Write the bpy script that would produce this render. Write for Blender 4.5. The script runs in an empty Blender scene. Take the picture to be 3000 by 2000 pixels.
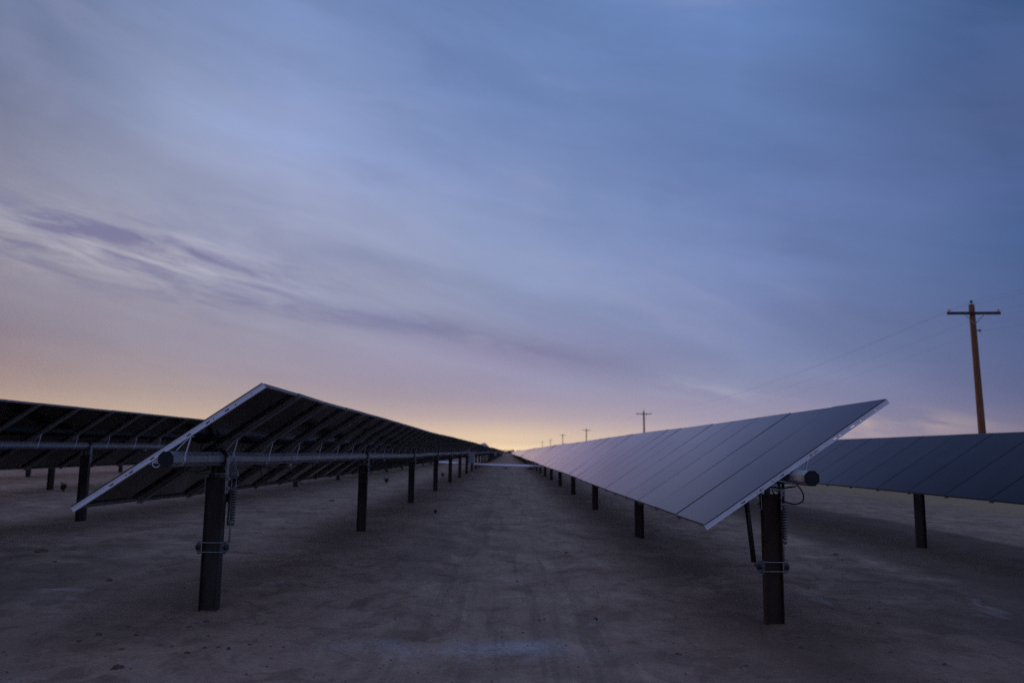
import bpy, bmesh, math, random
from math import sin, cos, tan, pi, radians, atan2, sqrt, exp
from mathutils import Vector, Matrix, noise
random.seed(7)
S = bpy.context.scene
COL = S.collection

# ------------------------------------------------------------------ camera
CAM_H = 1.61
def camera():
    f = 2333.0; r = radians(0.7)
    x, y = 1488 - 1500.0, -(1324 - 1000.0)
    xu = x * cos(r) - y * sin(r); yu = x * sin(r) + y * cos(r)
    pitch = atan2(-yu, f); yaw = atan2(-xu, f / cos(pitch))
    fw = Vector((sin(yaw) * cos(pitch), cos(yaw) * cos(pitch), sin(pitch)))
    rt = Vector((cos(yaw), -sin(yaw), 0)); up = rt.cross(fw)
    rt2 = rt * cos(r) + up * sin(r); up2 = up * cos(r) - rt * sin(r)
    c = bpy.data.cameras.new('camera'); o = bpy.data.objects.new('camera', c); COL.objects.link(o)
    o.matrix_world = Matrix(((rt2.x, up2.x, -fw.x, 0), (rt2.y, up2.y, -fw.y, 0), (rt2.z, up2.z, -fw.z, CAM_H), (0, 0, 0, 1)))
    c.lens = 28.0; c.sensor_width = 36.0
    c.clip_start = 0.05; c.clip_end = 30000
    c.dof.use_dof = True; c.dof.focus_distance = 7.6; c.dof.aperture_fstop = 1.6
    S.camera = o
camera()
S.view_settings.view_transform = 'Standard'; S.view_settings.look = 'None'
S.view_settings.exposure = 0.0; S.view_settings.gamma = 1.0
S.cycles.use_denoising = False
S.cycles.max_bounces = 6
S.cycles.sample_clamp_indirect = 4.0

# ------------------------------------------------------------------ world: dusk sky with thin cloud
def lin(c):
    return tuple((v / 255 / 12.92 if v / 255 < .04045 else ((v / 255 + .055) / 1.055) ** 2.4) for v in c) + (1,)
W = bpy.data.worlds.new("World"); S.world = W; W.use_nodes = True
NT = W.node_tree; NT.nodes.clear()
class V:                                    # a scalar socket one can do arithmetic with
    def __init__(s, sock): s.s = sock
    def op(s, o, kind, *more):
        n = s.s.id_data.nodes.new('ShaderNodeMath'); n.operation = kind
        for i, a in enumerate((s, o) + more):
            if a is None: continue
            if isinstance(a, V): n.id_data.links.new(a.s, n.inputs[i])
            else: n.inputs[i].default_value = a
        return V(n.outputs[0])
    def __add__(s, o): return s.op(o, 'ADD')
    def __radd__(s, o): return s.op(o, 'ADD')
    def __sub__(s, o): return s.op(o, 'SUBTRACT')
    def __mul__(s, o): return s.op(o, 'MULTIPLY')
    def __rmul__(s, o): return s.op(o, 'MULTIPLY')
    def __truediv__(s, o): return s.op(o, 'DIVIDE')
    def clamp(s, a=0.0, b=1.0): return s.op(a, 'MAXIMUM').op(b, 'MINIMUM')
    def gauss(s, c, w):
        d = (s - c) * (1.0 / w); return (d * d * -1.0).op(None, 'EXPONENT')
def smooth(v, a, b):
    n = v.s.id_data.nodes.new('ShaderNodeMapRange'); n.interpolation_type = 'SMOOTHSTEP'
    n.id_data.links.new(v.s, n.inputs[0]); n.inputs[1].default_value = a; n.inputs[2].default_value = b
    return V(n.outputs[0])
def vec(nt, x, y, z=0.0):
    n = nt.nodes.new('ShaderNodeCombineXYZ')
    for i, a in enumerate((x, y, z)):
        if isinstance(a, V): nt.links.new(a.s, n.inputs[i])
        else: n.inputs[i].default_value = a
    return n.outputs[0]
def fbm(nt, v, scale, detail=4, rough=.5, dist=0.0):
    n = nt.nodes.new('ShaderNodeTexNoise'); n.inputs['Scale'].default_value = scale
    n.inputs['Detail'].default_value = detail; n.inputs['Roughness'].default_value = rough
    n.inputs['Distortion'].default_value = dist
    nt.links.new(v, n.inputs['Vector']); return V(n.outputs[0])
def ramp(nt, v, stops, interp='EASE'):
    n = nt.nodes.new('ShaderNodeValToRGB'); cr = n.color_ramp; cr.interpolation = interp
    while len(cr.elements) < len(stops): cr.elements.new(0.5)
    for e, (p, c) in zip(cr.elements, stops): e.position = p; e.color = c if len(c) == 4 else tuple(c) + (1,)
    nt.links.new(v.s, n.inputs[0]); return n.outputs[0]
def mix(nt, f, a, b, mode='MIX'):
    n = nt.nodes.new('ShaderNodeMix'); n.data_type = 'RGBA'; n.blend_type = mode
    for i, q in ((0, f), (6, a), (7, b)):
        if isinstance(q, V): q = q.s
        if hasattr(q, 'id_data') and hasattr(q, 'is_output'): nt.links.new(q, n.inputs[i])
        else: n.inputs[i].default_value = q
    return n.outputs[2]

tc = NT.nodes.new('ShaderNodeTexCoord'); sp = NT.nodes.new('ShaderNodeSeparateXYZ')
NT.links.new(tc.outputs['Generated'], sp.inputs[0])
dx, dy, dz = (V(sp.outputs[i]) for i in range(3))
el = dz.clamp(-1, 1).op(None, 'ARCSINE') * (180 / pi)
az = dx.op(dy, 'ARCTAN2') * (180 / pi)          # 0 along the rows, + to the right
E_STOPS = [0, 1.2, 2.4, 3.7, 5, 7, 9.5, 13, 20.5, 26.5, 33, 60]
SKY = {                                          # cloud deck lit from the set sun, by azimuth
 -34: [(216,180,142),(210,174,140),(186,160,142),(162,142,138),(150,132,136),(136,124,138),(142,136,152),(152,150,166),(122,130,160),(112,126,162),(100,120,160),(100,122,164)],
 -25: [(230,192,148),(220,184,148),(192,170,154),(174,158,154),(164,150,156),(156,148,164),(156,152,170),(164,162,180),(147,160,195),(130,146,185),(112,134,178),(104,128,174)],
 -16: [(238,202,156),(222,190,156),(194,171,159),(174,158,163),(164,152,168),(160,156,176),(162,162,184),(169,170,192),(149,165,208),(130,149,193),(112,138,188),(106,130,178)],
   0: [(252,220,168),(228,200,168),(190,170,171),(166,154,172),(156,150,176),(150,146,178),(146,154,186),(141,156,194),(124,144,190),(110,136,186),(104,132,184),(104,130,178)],
  16: [(194,172,172),(178,162,174),(162,154,175),(152,149,178),(140,146,179),(124,136,175),(120,134,178),(120,138,186),(103,129,181),(104,131,183),(92,123,178),(100,126,174)],
  34: [(140,126,134),(128,118,136),(110,108,138),(94,101,141),(85,95,137),(81,95,137),(75,94,139),(70,95,141),(78,97,142),(65,92,138),(58,88,134),(90,114,164)],
}
wob = fbm(NT, vec(NT, az * 0.03, el * 0.09, 2.0), 1.0, 4, .5)
e2 = el + (wob - 0.5) * 5.0 * smooth(el, 5, 16)
t_el = (e2 * (1 / 60.0)).clamp(0, 1)
cols = {a: ramp(NT, t_el, [(e / 60.0, lin(c)) for e, c in zip(E_STOPS, SKY[a])], 'LINEAR') for a in SKY}
azw = az + (fbm(NT, vec(NT, az * 0.04, el * 0.06, 7.0), 1.0, 3, .5) - 0.5) * 10.0
keys = sorted(SKY); sky = cols[keys[0]]
for a, b in zip(keys, keys[1:]):
    sky = mix(NT, ((azw - a) * (1.0 / (b - a))).clamp(), sky, cols[b])
# behind the camera the sky is a plain dusk blue
back = ramp(NT, t_el, [(0, lin((124,120,150))), (.1, lin((150,144,180))), (.3, lin((136,148,194))), (1, lin((112,134,178)))], 'LINEAR')
sky = mix(NT, smooth(az.op(None, 'ABSOLUTE'), 45, 100), sky, back)
# thin mottled cover over the whole sky
n4 = fbm(NT, vec(NT, (az + el * .5) * 0.05, el * 0.12 + az * .02, 14.0), 1.0, 8, .6, .6)
sky = mix(NT, smooth(n4, .50, .72) * smooth(el, 4, 11) * smooth(az, 32, 10) * .30, sky, lin((156,160,192)))
sky = mix(NT, smooth(n4, .50, .30) * smooth(el, 4, 11) * .26, sky, lin((92,110,162)))
# streaky cirrus: coordinates run along the streaks (they fall to the right)
t = el + az * 0.21 - 6.7
n1 = fbm(NT, vec(NT, az * 0.045, t * 0.22, 0.0), 1.0, 6, .55, .3)
n2 = fbm(NT, vec(NT, az * 0.11, t * 0.55, 5.0), 1.0, 7, .6, .4)
n3 = fbm(NT, vec(NT, az * 0.02, t * 0.07, 9.0), 1.0, 3, .5)
soft = (n1 - 0.5) * 0.42 + (n3 - 0.5) * 0.42 + (n2 - .5) * .13
# the darker broken bank on the left, its bright gap, and the thin bank running to the right
def lerp(v, a, b, va, vb): return ((v - a) * (1.0 / (b - a))).clamp() * (vb - va) + va
up = t - lerp(az, -32, -24, .5, 1.9) + (n1 - .5) * 2.2
upw = lerp(az, -32, -22, .85, .34)
bank = ((up / upw) * (up / upw) * -1.0).op(None, 'EXPONENT') * smooth(n2, .40, .58) * smooth(az, -7, -20) * lerp(az, -33, -20, 1.0, .62)
lw = t - lerp(az, -22, -6, -1.1, .9) + (n1 - .5) * 1.4
bank = bank + lw.gauss(0.0, .8) * (az.gauss(-14, 6) * .95 + smooth(az, 14, -2) * smooth(az, -16, -6) * .9) * smooth(n2, .28, .52)
# broken mottled cloud in the left part of the bank
mott = fbm(NT, vec(NT, az * 0.15, (el + az * .19) * .9, 3.0), 1.0, 9, .62, .45)
zone = (t - lerp(az, -33, -14, -.1, 1.4)).gauss(-.3, 2.3) * smooth(az, -7, -24)
bank = bank * .75 + zone * smooth(mott, .52, .38) * (fbm(NT, vec(NT, az * .5, (el + az * .19) * 2.0, 21.0), 1.0, 7, .62, .5) * 1.5 + .1).clamp() * .9
mv = t.gauss(-3.0, 1.3) * smooth(az, -6, -22) * smooth(n1, .3, .6)
gp = t - lerp(az, -32, -17, -1.1, .6) + (n1 - .5) * 1.2
gap = gp.gauss(0.0, .75) * smooth(n2, .40, .62) * smooth(az, -4, -22)
gap = gap * .8 + zone * smooth(mott, .50, .64) * .75
gap = gap + (t - .5 - (az - 12.0) * .12).gauss(0, .6) * az.gauss(13, 5) * smooth(n2, .42, .6) * .5
low = (el - 2.1).gauss(0.0, .75) * az.gauss(24, 6) * smooth(n2, .45, .62)
dark = mix(NT, mv.clamp() * .35, sky, lin((140,128,144)))
dark = mix(NT, bank.clamp() * 0.82, dark, lin((116,116,154)))
brt = mix(NT, gap.clamp() * 0.5, dark, lin((196,196,208)))
brt = mix(NT, low.clamp() * 0.7, brt, lin((196,174,166)))
val = NT.nodes.new('ShaderNodeVectorMath'); val.operation = 'SCALE'
NT.links.new(brt, val.inputs[0]); NT.links.new(((soft * smooth(el, 1, 7) + 1.0) * ((el.clamp(0, 90) * -0.9).op(None, 'EXPONENT') * .75 + 1.0)).s, val.inputs['Scale'])
SUN_AZ, SUN_EL = -58.0, 3.0
ns = NT.nodes.new('ShaderNodeTexSky'); ns.sky_type = 'NISHITA'; ns.sun_disc = False
ns.sun_elevation = radians(SUN_EL); ns.sun_rotation = radians(SUN_AZ)
nsc = NT.nodes.new('ShaderNodeVectorMath'); nsc.operation = 'SCALE'; NT.links.new(ns.outputs[0], nsc.inputs[0]); nsc.inputs['Scale'].default_value = 0.05
fin = mix(NT, 0.03, val.outputs[0], nsc.outputs[0])
bg = NT.nodes.new('ShaderNodeBackground'); bg.inputs[1].default_value = 1.0
NT.links.new(fin, bg.inputs[0])
wo = NT.nodes.new('ShaderNodeOutputWorld'); NT.links.new(bg.outputs[0], wo.inputs[0])

# ------------------------------------------------------------------ sun: only its afterglow is left
sl = bpy.data.lights.new('sun', 'SUN'); sl.energy = 0.8; sl.angle = radians(24); sl.color = (1.0, .46, .18)
so = bpy.data.objects.new('sun', sl); COL.objects.link(so)
sd = Vector((sin(radians(SUN_AZ)) * cos(radians(SUN_EL)), cos(radians(SUN_AZ)) * cos(radians(SUN_EL)), sin(radians(SUN_EL))))
so.rotation_euler = sd.to_track_quat('Z', 'Y').to_euler()

# ------------------------------------------------------------------ materials
def mat(name, color, rough=.6, metal=0.0, spec=.5, var=0.0, scale=6.0, color2=None, bump=0.0, stretch=None, rvar=0.0):
    m = bpy.data.materials.new(name); m.use_nodes = True; nt = m.node_tree; b = nt.nodes['Principled BSDF']
    b.inputs['Roughness'].default_value = rough; b.inputs['Metallic'].default_value = metal
    b.inputs['Specular IOR Level'].default_value = spec
    b.inputs['Base Color'].default_value = tuple(color) + (1,)
    if var or color2 or bump:
        g = nt.nodes.new('ShaderNodeTexCoord'); v = g.outputs['Object']
        if stretch:
            mp = nt.nodes.new('ShaderNodeMapping'); mp.inputs['Scale'].default_value = stretch
            nt.links.new(v, mp.inputs[0]); v = mp.outputs[0]
        n = fbm(nt, v, scale, 6, .6, .2)
        c2 = color2 or tuple(x * (1 - var) for x in color)
        nt.links.new(ramp(nt, n, [(.35, tuple(c2) + (1,)), (.65, tuple(color) + (1,))]), b.inputs['Base Color'])
        if rvar: nt.links.new((n * rvar + (rough - rvar * .5)).s, b.inputs['Roughness'])
        if bump:
            bn = nt.nodes.new('ShaderNodeBump'); bn.inputs['Strength'].default_value = bump; bn.inputs['Distance'].default_value = .01
            nt.links.new(n.s, bn.inputs['Height']); nt.links.new(bn.outputs[0], b.inputs['Normal'])
    return m
M = {}
M['galv'] = mat('galvanised_steel', (.30, .33, .36), .5, .55, var=.3, scale=14, rvar=.2)
M['galv_dark'] = mat('dull_galvanised', (.10, .11, .13), .65, .3, var=.4, scale=18)
M['alu'] = mat('mill_aluminium', (.66, .70, .80), .42, .3, var=.12, scale=9, rvar=.15, stretch=(.4, 1, 1))
M['rail'] = mat('module_rail', (.24, .23, .235), .6, .25, var=.25, scale=9)
M['glass_back'] = mat('module_back_glass', (.006, .005, .005), .08, 0, .5, var=.3, scale=2.0, rvar=.04)
M['cap'] = mat('tube_end_cap', (.005, .007, .012), .85, 0)
M['post'] = mat('weathered_steel_post', (.040, .036, .037), .55, .3, spec=.4, color2=(.022, .017, .016), scale=7, stretch=(1, 1, .25))
M['rust'] = mat('rusty_steel_post', (.050, .028, .019), .65, .15, spec=.3, color2=(.024, .016, .013), scale=6, stretch=(1, 1, .25))
M['black'] = mat('black_rubber', (.012, .012, .013), .55)
M['spring'] = mat('spring_steel', (.13, .14, .15), .5, .4)
M['rod'] = mat('damper_rod', (.24, .24, .26), .4, .5)
M['sticker'] = mat('grey_sticker', (.75, .72, .70), .6)
M['mark'] = mat('orange_paint_mark', (.55, .28, .16), .7)
M['wood'] = mat('pole_wood', (.21, .100, .056), .85, 0, .2, color2=(.10, .048, .028), scale=5, stretch=(4, 4, .25), bump=.3)
M['arm_wood'] = mat('crossarm_wood', (.05, .038, .032), .85, 0, .2, var=.3, scale=6)
M['porcelain'] = mat('porcelain', (.55, .42, .36), .35)
M['dark_insulator'] = mat('dark_insulator', (.03, .026, .028), .4)
M['wire'] = mat('power_wire', (.07, .06, .07), .5, .4)
M['tape'] = mat('white_tape', (.80, .80, .88), .4)
M['tape_red'] = mat('red_tape', (.28, .05, .06), .5)
M['box'] = mat('pale_drive_box', (.34, .42, .46), .5, .2, var=.15, scale=5)
M['clod'] = mat('dirt_clod', (.13, .092, .075), .95, 0, .1, color2=(.075, .052, .043), scale=20, bump=.4)
M['pebble'] = mat('pebble', (.30, .23, .20), .9, 0, .2, color2=(.08, .058, .048), scale=3)
M['twig'] = mat('dry_twig', (.30, .23, .17), .9, 0, .2, var=.3, scale=12)
M['weed'] = mat('green_weed', (.035, .060, .030), .7, 0, .3, var=.3, scale=10)
M['dry_weed'] = mat('dry_weed', (.16, .12, .055), .8, 0, .2, var=.3, scale=10)
M['foliage'] = mat('far_foliage', (.075, .060, .035), .85, 0, .2, var=.4, scale=.5)
M['bark'] = mat('far_bark', (.06, .045, .035), .9)
M['hill'] = mat('bare_hills', (.20, .16, .15), 1.0, 0, .1, var=.2, scale=.004)
M['glass_back'].node_tree.nodes['Principled BSDF'].inputs['IOR'].default_value = 1.2
def coated_glass():
    m = bpy.data.materials.new('module_front_glass'); m.use_nodes = True; nt = m.node_tree; nt.nodes.clear()
    g = nt.nodes.new('ShaderNodeTexCoord'); n = fbm(nt, g.outputs['Object'], 1.1, 5, .6, .3); n9 = fbm(nt, g.outputs['Object'], 14.0, 5, .65)
    oi = nt.nodes.new('ShaderNodeObjectInfo'); rnd = V(oi.outputs['Random'])
    d = nt.nodes.new('ShaderNodeBsdfDiffuse'); nt.links.new(ramp(nt, n * .6 + n9 * .4, [(.35, (.004, .005, .010)), (.65, (.013, .013, .019))]), d.inputs['Color'])
    gl = nt.nodes.new('ShaderNodeBsdfGlossy'); gl.inputs['Color'].default_value = (.97, .895, 1.0, 1)
    nt.links.new((n * .07 + n9 * .03 + .07).s, gl.inputs['Roughness'])
    lw = nt.nodes.new('ShaderNodeLayerWeight'); lw.inputs['Blend'].default_value = .5
    f = V(lw.outputs['Facing']).op(7.9, 'POWER') * (rnd * .10 + .95) + .006
    mx = nt.nodes.new('ShaderNodeMixShader'); nt.links.new(f.s, mx.inputs[0]); nt.links.new(d.outputs[0], mx.inputs[1]); nt.links.new(gl.outputs[0], mx.inputs[2])
    o = nt.nodes.new('ShaderNodeOutputMaterial'); nt.links.new(mx.outputs[0], o.inputs[0]); return m
M['glass_front'] = coated_glass()

# ------------------------------------------------------------------ mesh helpers
class MB:
    def __init__(s): s.v = []; s.f = []; s.m = []; s.mats = []; s.smooth = []
    def mi(s, m):
        if m not in s.mats: s.mats.append(m)
        return s.mats.index(m)
    def add(s, vs, fs, m, sm=False):
        o = len(s.v); s.v += [tuple(v) for v in vs]; i = s.mi(m)
        for f in fs: s.f.append([a + o for a in f]); s.m.append(i); s.smooth.append(sm)
    def box(s, a, b, m, mw=None):
        (x0, y0, z0), (x1, y1, z1) = a, b
        vs = [Vector(p) for p in ((x0,y0,z0),(x1,y0,z0),(x1,y1,z0),(x0,y1,z0),(x0,y0,z1),(x1,y0,z1),(x1,y1,z1),(x0,y1,z1))]
        if mw: vs = [mw @ v for v in vs]
        s.add(vs, [(0,3,2,1),(4,5,6,7),(0,1,5,4),(1,2,6,5),(2,3,7,6),(3,0,4,7)], m)
    def bar(s, p, q, w, h, m, upv=(0, 1, 0)):
        p, q = Vector(p), Vector(q); d = q - p; L = d.length; d.normalize()
        u = Vector(upv); u = (u - d * u.dot(d)).normalized(); r = d.cross(u)
        mw = Matrix((( r.x, u.x, d.x, p.x), (r.y, u.y, d.y, p.y), (r.z, u.z, d.z, p.z), (0, 0, 0, 1)))
        s.box((-w / 2, -h / 2, 0), (w / 2, h / 2, L), m, mw)
    def tube(s, pts, rad, n, m, cap=True, sm=True, phase=0.0, close=False):
        pts = [Vector(p) for p in pts]; rad = rad if isinstance(rad, (list, tuple)) else [rad] * len(pts)
        vs = []; fs = []; prev = None
        for i, p in enumerate(pts):
            d = (pts[min(i + 1, len(pts) - 1)] - pts[max(i - 1, 0)])
            if close: d = pts[(i + 1) % len(pts)] - pts[i - 1]
            d.normalize()
            if prev is None: prev = Vector((0, 0, 1)) if abs(d.z) < .9 else Vector((0, 1, 0))
            u = (prev - d * prev.dot(d)).normalized(); prev = u; r = d.cross(u)
            for k in range(n):
                a = 2 * pi * k / n + phase; vs.append(p + (r * cos(a) + u * sin(a)) * rad[i])
        N = len(pts)
        for i in range(N if close else N - 1):
            j = (i + 1) % N
            for k in range(n):
                l = (k + 1) % n; fs.append((i*n+k, i*n+l, j*n+l, j*n+k))
        if cap and not close: fs.append(tuple(range(n))[::-1]); fs.append(tuple((N-1)*n + k for k in range(n)))
        s.add(vs, fs, m, sm)
    def mesh(s, name):
        me = bpy.data.meshes.new(name); me.from_pydata(s.v, [], s.f)
        for m in s.mats: me.materials.append(m)
        me.polygons.foreach_set('material_index', s.m); me.polygons.foreach_set('use_smooth', s.smooth)
        bm = bmesh.new(); bm.from_mesh(me); bmesh.ops.recalc_face_normals(bm, faces=bm.faces); bm.to_mesh(me); bm.free()
        me.update(); return me
def link(name, me, parent=None, loc=(0, 0, 0), rot=(0, 0, 0)):
    o = bpy.data.objects.new(name, me); COL.objects.link(o); o.parent = parent
    o.location = loc; o.rotation_euler = rot; return o
def tag(o, label=None, cat=None, group=None, kind=None):
    for k, v in (('label', label), ('category', cat), ('group', group), ('kind', kind)):
        if v: o[k] = v
    return o

# ------------------------------------------------------------------ ground
def base_z(x): return -0.0155 * max(-25.0, min(25.0, x))
TRK = (-0.72, 0.72)
POSTS = [(-2.895, 8.06), (-2.895, 16.21), (2.65, 8.15), (2.65, 16.3), (-8.55, 16.35), (8.25, 16.2), (-2.895, 24.36), (2.65, 24.45)]
def rough_at(x, y):
    return max(0.0, min(1.0, .45 + 1.4 * noise.noise(Vector((x * .5 + 9, y * .4, 3.3))) + .25 * min(1, max(0, abs(x) - 1.2))))
def ground_z(x, y, fine=True):
    z = base_z(x)
    r = sqrt(x * x + y * y)
    for qx, qy in POSTS:                                 # loose soil heaped round the piles
        d2 = (x - qx) ** 2 + (y - qy) ** 2
        if d2 < .6: z += exp(-d2 / .03) * (-.012 + .018 * noise.noise(Vector((x * 7, y * 7, 1)))) + exp(-d2 / .12) * .002
    if r < 130:
        k = max(0.0, 1 - r / 130)
        z += k * .05 * noise.noise(Vector((x * .22, y * .16, 1.3)))
        z += k * .040 * noise.noise(Vector((x * .9, y * .7, 4.1)))
        if fine and r < 60:
            q = noise.noise(Vector((x * 3.1, y * 2.6, 8.2)))
            z += .008 * q * (.5 + rough_at(x, y))
            c = noise.noise(Vector((x * 8.5, y * 8.0, 2.7)))
            rough = rough_at(x, y)
            z += (.008 + .013 * rough) * c + .006 * rough * abs(noise.noise(Vector((x * 19, y * 19, 5.7))))
        for tx in TRK:                                   # wheel ruts down the aisle
            w = x - tx - .10 * noise.noise(Vector((0, y * .12, tx)))
            z += -.030 * exp(-(w / .17) ** 2) + .016 * exp(-((abs(w) - .3) / .09) ** 2)
            if abs(w) < .16: z += .005 * sin(y * 26 + 3 * abs(w) * 12)
    return z
def steps(a, b, h0, g):
    out = [a]; h = h0
    while out[-1] < b: out.append(out[-1] + h); h *= g
    return out
ys = [-3000, -800, -200, -60, -25, -12, -6, -3, -1, 0, 1, 2, 3, 3.6] + steps(4.2, 9, .045, 1.0)
ys += steps(ys[-1] + .05, 60, .05, 1.016)[0:]
ys += steps(ys[-1] + 1.2, 16000, 1.2, 1.08)
half = steps(0.03, 8, .06, 1.0); half += steps(half[-1] + .065, 16000, .065, 1.075)
xs = [-a for a in reversed(half)] + half
gv = [(x, y, ground_z(x, y)) for y in ys for x in xs]
nx = len(xs)
gf = [(j*nx+i, j*nx+i+1, (j+1)*nx+i+1, (j+1)*nx+i) for j in range(len(ys)-1) for i in range(nx-1)]
gm = bpy.data.meshes.new('ground'); gm.from_pydata(gv, [], gf); gm.polygons.foreach_set('use_smooth', [True] * len(gf))

ROW_X = {'L1': -2.895, 'R1': 2.65, 'L2': -8.55, 'R2': 8.25, 'L3': -14.6, 'L4': -20.4}
def soil():
    m = bpy.data.materials.new('sandy_soil'); m.use_nodes = True; nt = m.node_tree; b = nt.nodes['Principled BSDF']
    g = nt.nodes.new('ShaderNodeNewGeometry'); P = g.outputs['Position']
    s = nt.nodes.new('ShaderNodeSeparateXYZ'); nt.links.new(P, s.inputs[0]); x, y = V(s.outputs[0]), V(s.outputs[1])
    big = fbm(nt, vec(nt, x * .55, y * .35, 3.0), 1.0, 5, .55, .4)
    mid = fbm(nt, vec(nt, x * 1.6, y * 1.1, 6.0), 1.0, 6, .6, .5)
    fin = fbm(nt, vec(nt, x, y, 0.0), 9.0, 8, .65)
    grit = fbm(nt, vec(nt, x, y, 4.0), 70.0, 4, .6)
    grit2 = fbm(nt, vec(nt, x, y, 1.0), 28.0, 3, .7)
    c = ramp(nt, mid, [(.30, (.195, .125, .090)), (.5, (.33, .221, .168)), (.70, (.43, .306, .240))])
    # darker, patchy soil colour along the rows
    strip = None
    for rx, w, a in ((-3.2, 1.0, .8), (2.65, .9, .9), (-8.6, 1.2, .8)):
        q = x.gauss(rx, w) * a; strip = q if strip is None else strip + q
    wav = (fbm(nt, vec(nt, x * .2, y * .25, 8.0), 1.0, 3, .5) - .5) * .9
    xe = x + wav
    strip2 = smooth(xe, 5.9, 6.6) * smooth(xe, 10.7, 10.3)  # dark soil under the second right row, with the panels' shade painted in
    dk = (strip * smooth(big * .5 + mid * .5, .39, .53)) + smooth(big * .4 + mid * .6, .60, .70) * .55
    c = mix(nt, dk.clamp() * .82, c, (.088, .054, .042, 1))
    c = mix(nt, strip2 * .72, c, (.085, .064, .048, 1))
    # tyre streaks along the aisle, and lens corner darkening painted into the near soil on both sides
    st = fbm(nt, vec(nt, x * 5.5, y * .22, 2.0), 1.0, 5, .6, .3)
    c = mix(nt, smooth(st, .50, .36) * x.gauss(0, 1.3) * .55, c, (.16, .112, .095, 1))
    fl = fbm(nt, vec(nt, x * 2.6, y * 2.3, 1.0), 1.0, 6, .65, .8)
    c = mix(nt, smooth(fl, .50, .36) * (x.gauss(0, 1.4) * -.6 + 1.0) * .65, c, (.15, .097, .075, 1))
    fl2 = fbm(nt, vec(nt, x * .45, y * .4, 11.0), 1.0, 5, .6, .8)
    c = mix(nt, smooth(fl2, .52, .38) * .45, c, (.17, .118, .094, 1))
    sp_ = fbm(nt, vec(nt, x, y * .8, 13.0), 11.0, 6, .65, .4)
    c = mix(nt, smooth(sp_, .42, .30) * smooth(fl * .5 + mid * .5, .58, .42) * (x.gauss(0, 1.4) * -.5 + 1.0) * .7, c, (.085, .060, .050, 1))
    c = mix(nt, smooth(sp_, .60, .70) * .3, c, (.42, .33, .29, 1))
    vignette = smooth(x.op(None, 'ABSOLUTE') + (big - .5) * 2.5, 3.0, 5.5) * smooth(y + (mid - .5) * 5, 15, 9)
    c = mix(nt, vignette * .8, c, (.105, .074, .060, 1))
    # bare pale caliche patch near the camera, and smaller ones
    wx = x + (mid - .5) * 1.0 + (fin - .5) * .5; wy = y + (big - .5) * .35 + (mid - .5) * .6 + (fin - .5) * .4
    d2 = wx.gauss(.08, .46) * wy.gauss(6.92, .27) + wx.gauss(-1.0, .45) * wy.gauss(6.9, .20) * .5
    c = mix(nt, (d2 * smooth(grit2, .22, .55)).clamp() * .75, c, (.47, .44, .45, 1))
    c = mix(nt, smooth(big * .5 + mid * .5, .41, .33) * .5, c, (.44, .365, .345, 1))
    # dry grass ground further to the right
    c = mix(nt, smooth(x + (big - .5) * 6, 15, 19) * .7, c, (.32, .235, .125, 1))
    v = nt.nodes.new('ShaderNodeVectorMath'); v.operation = 'SCALE'; nt.links.new(c, v.inputs[0])
    nt.links.new(((fin - .5) * .45 + (grit - .5) * .75 + (grit2 - .5) * .8 + 1.0).s, v.inputs['Scale'])
    nt.links.new(v.outputs[0], b.inputs['Base Color'])
    b.inputs['Roughness'].default_value = .95; b.inputs['Specular IOR Level'].default_value = .12
    bn = nt.nodes.new('ShaderNodeBump'); bn.inputs['Strength'].default_value = .8; bn.inputs['Distance'].default_value = .03
    nt.links.new((fin * .5 + sp_ * .4 + grit * .3 + grit2 * .35).s, bn.inputs['Height']); nt.links.new(bn.outputs[0], b.inputs['Normal'])
    return m
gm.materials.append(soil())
gr = link('ground', gm); tag(gr, kind='structure')

# ------------------------------------------------------------------ solar tracker rows
PITCH, MW, ML = 1.252, 2.0, 1.223          # module pitch along the row, slope length, module width
OFF = 0.105                                  # module underside above the tube axis
RAILH, GLASS = .046, .008
SLOTS = (.20, .30, .41, .60, .70, .80); HOLES = (.275, .73, .845, .93)

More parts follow.
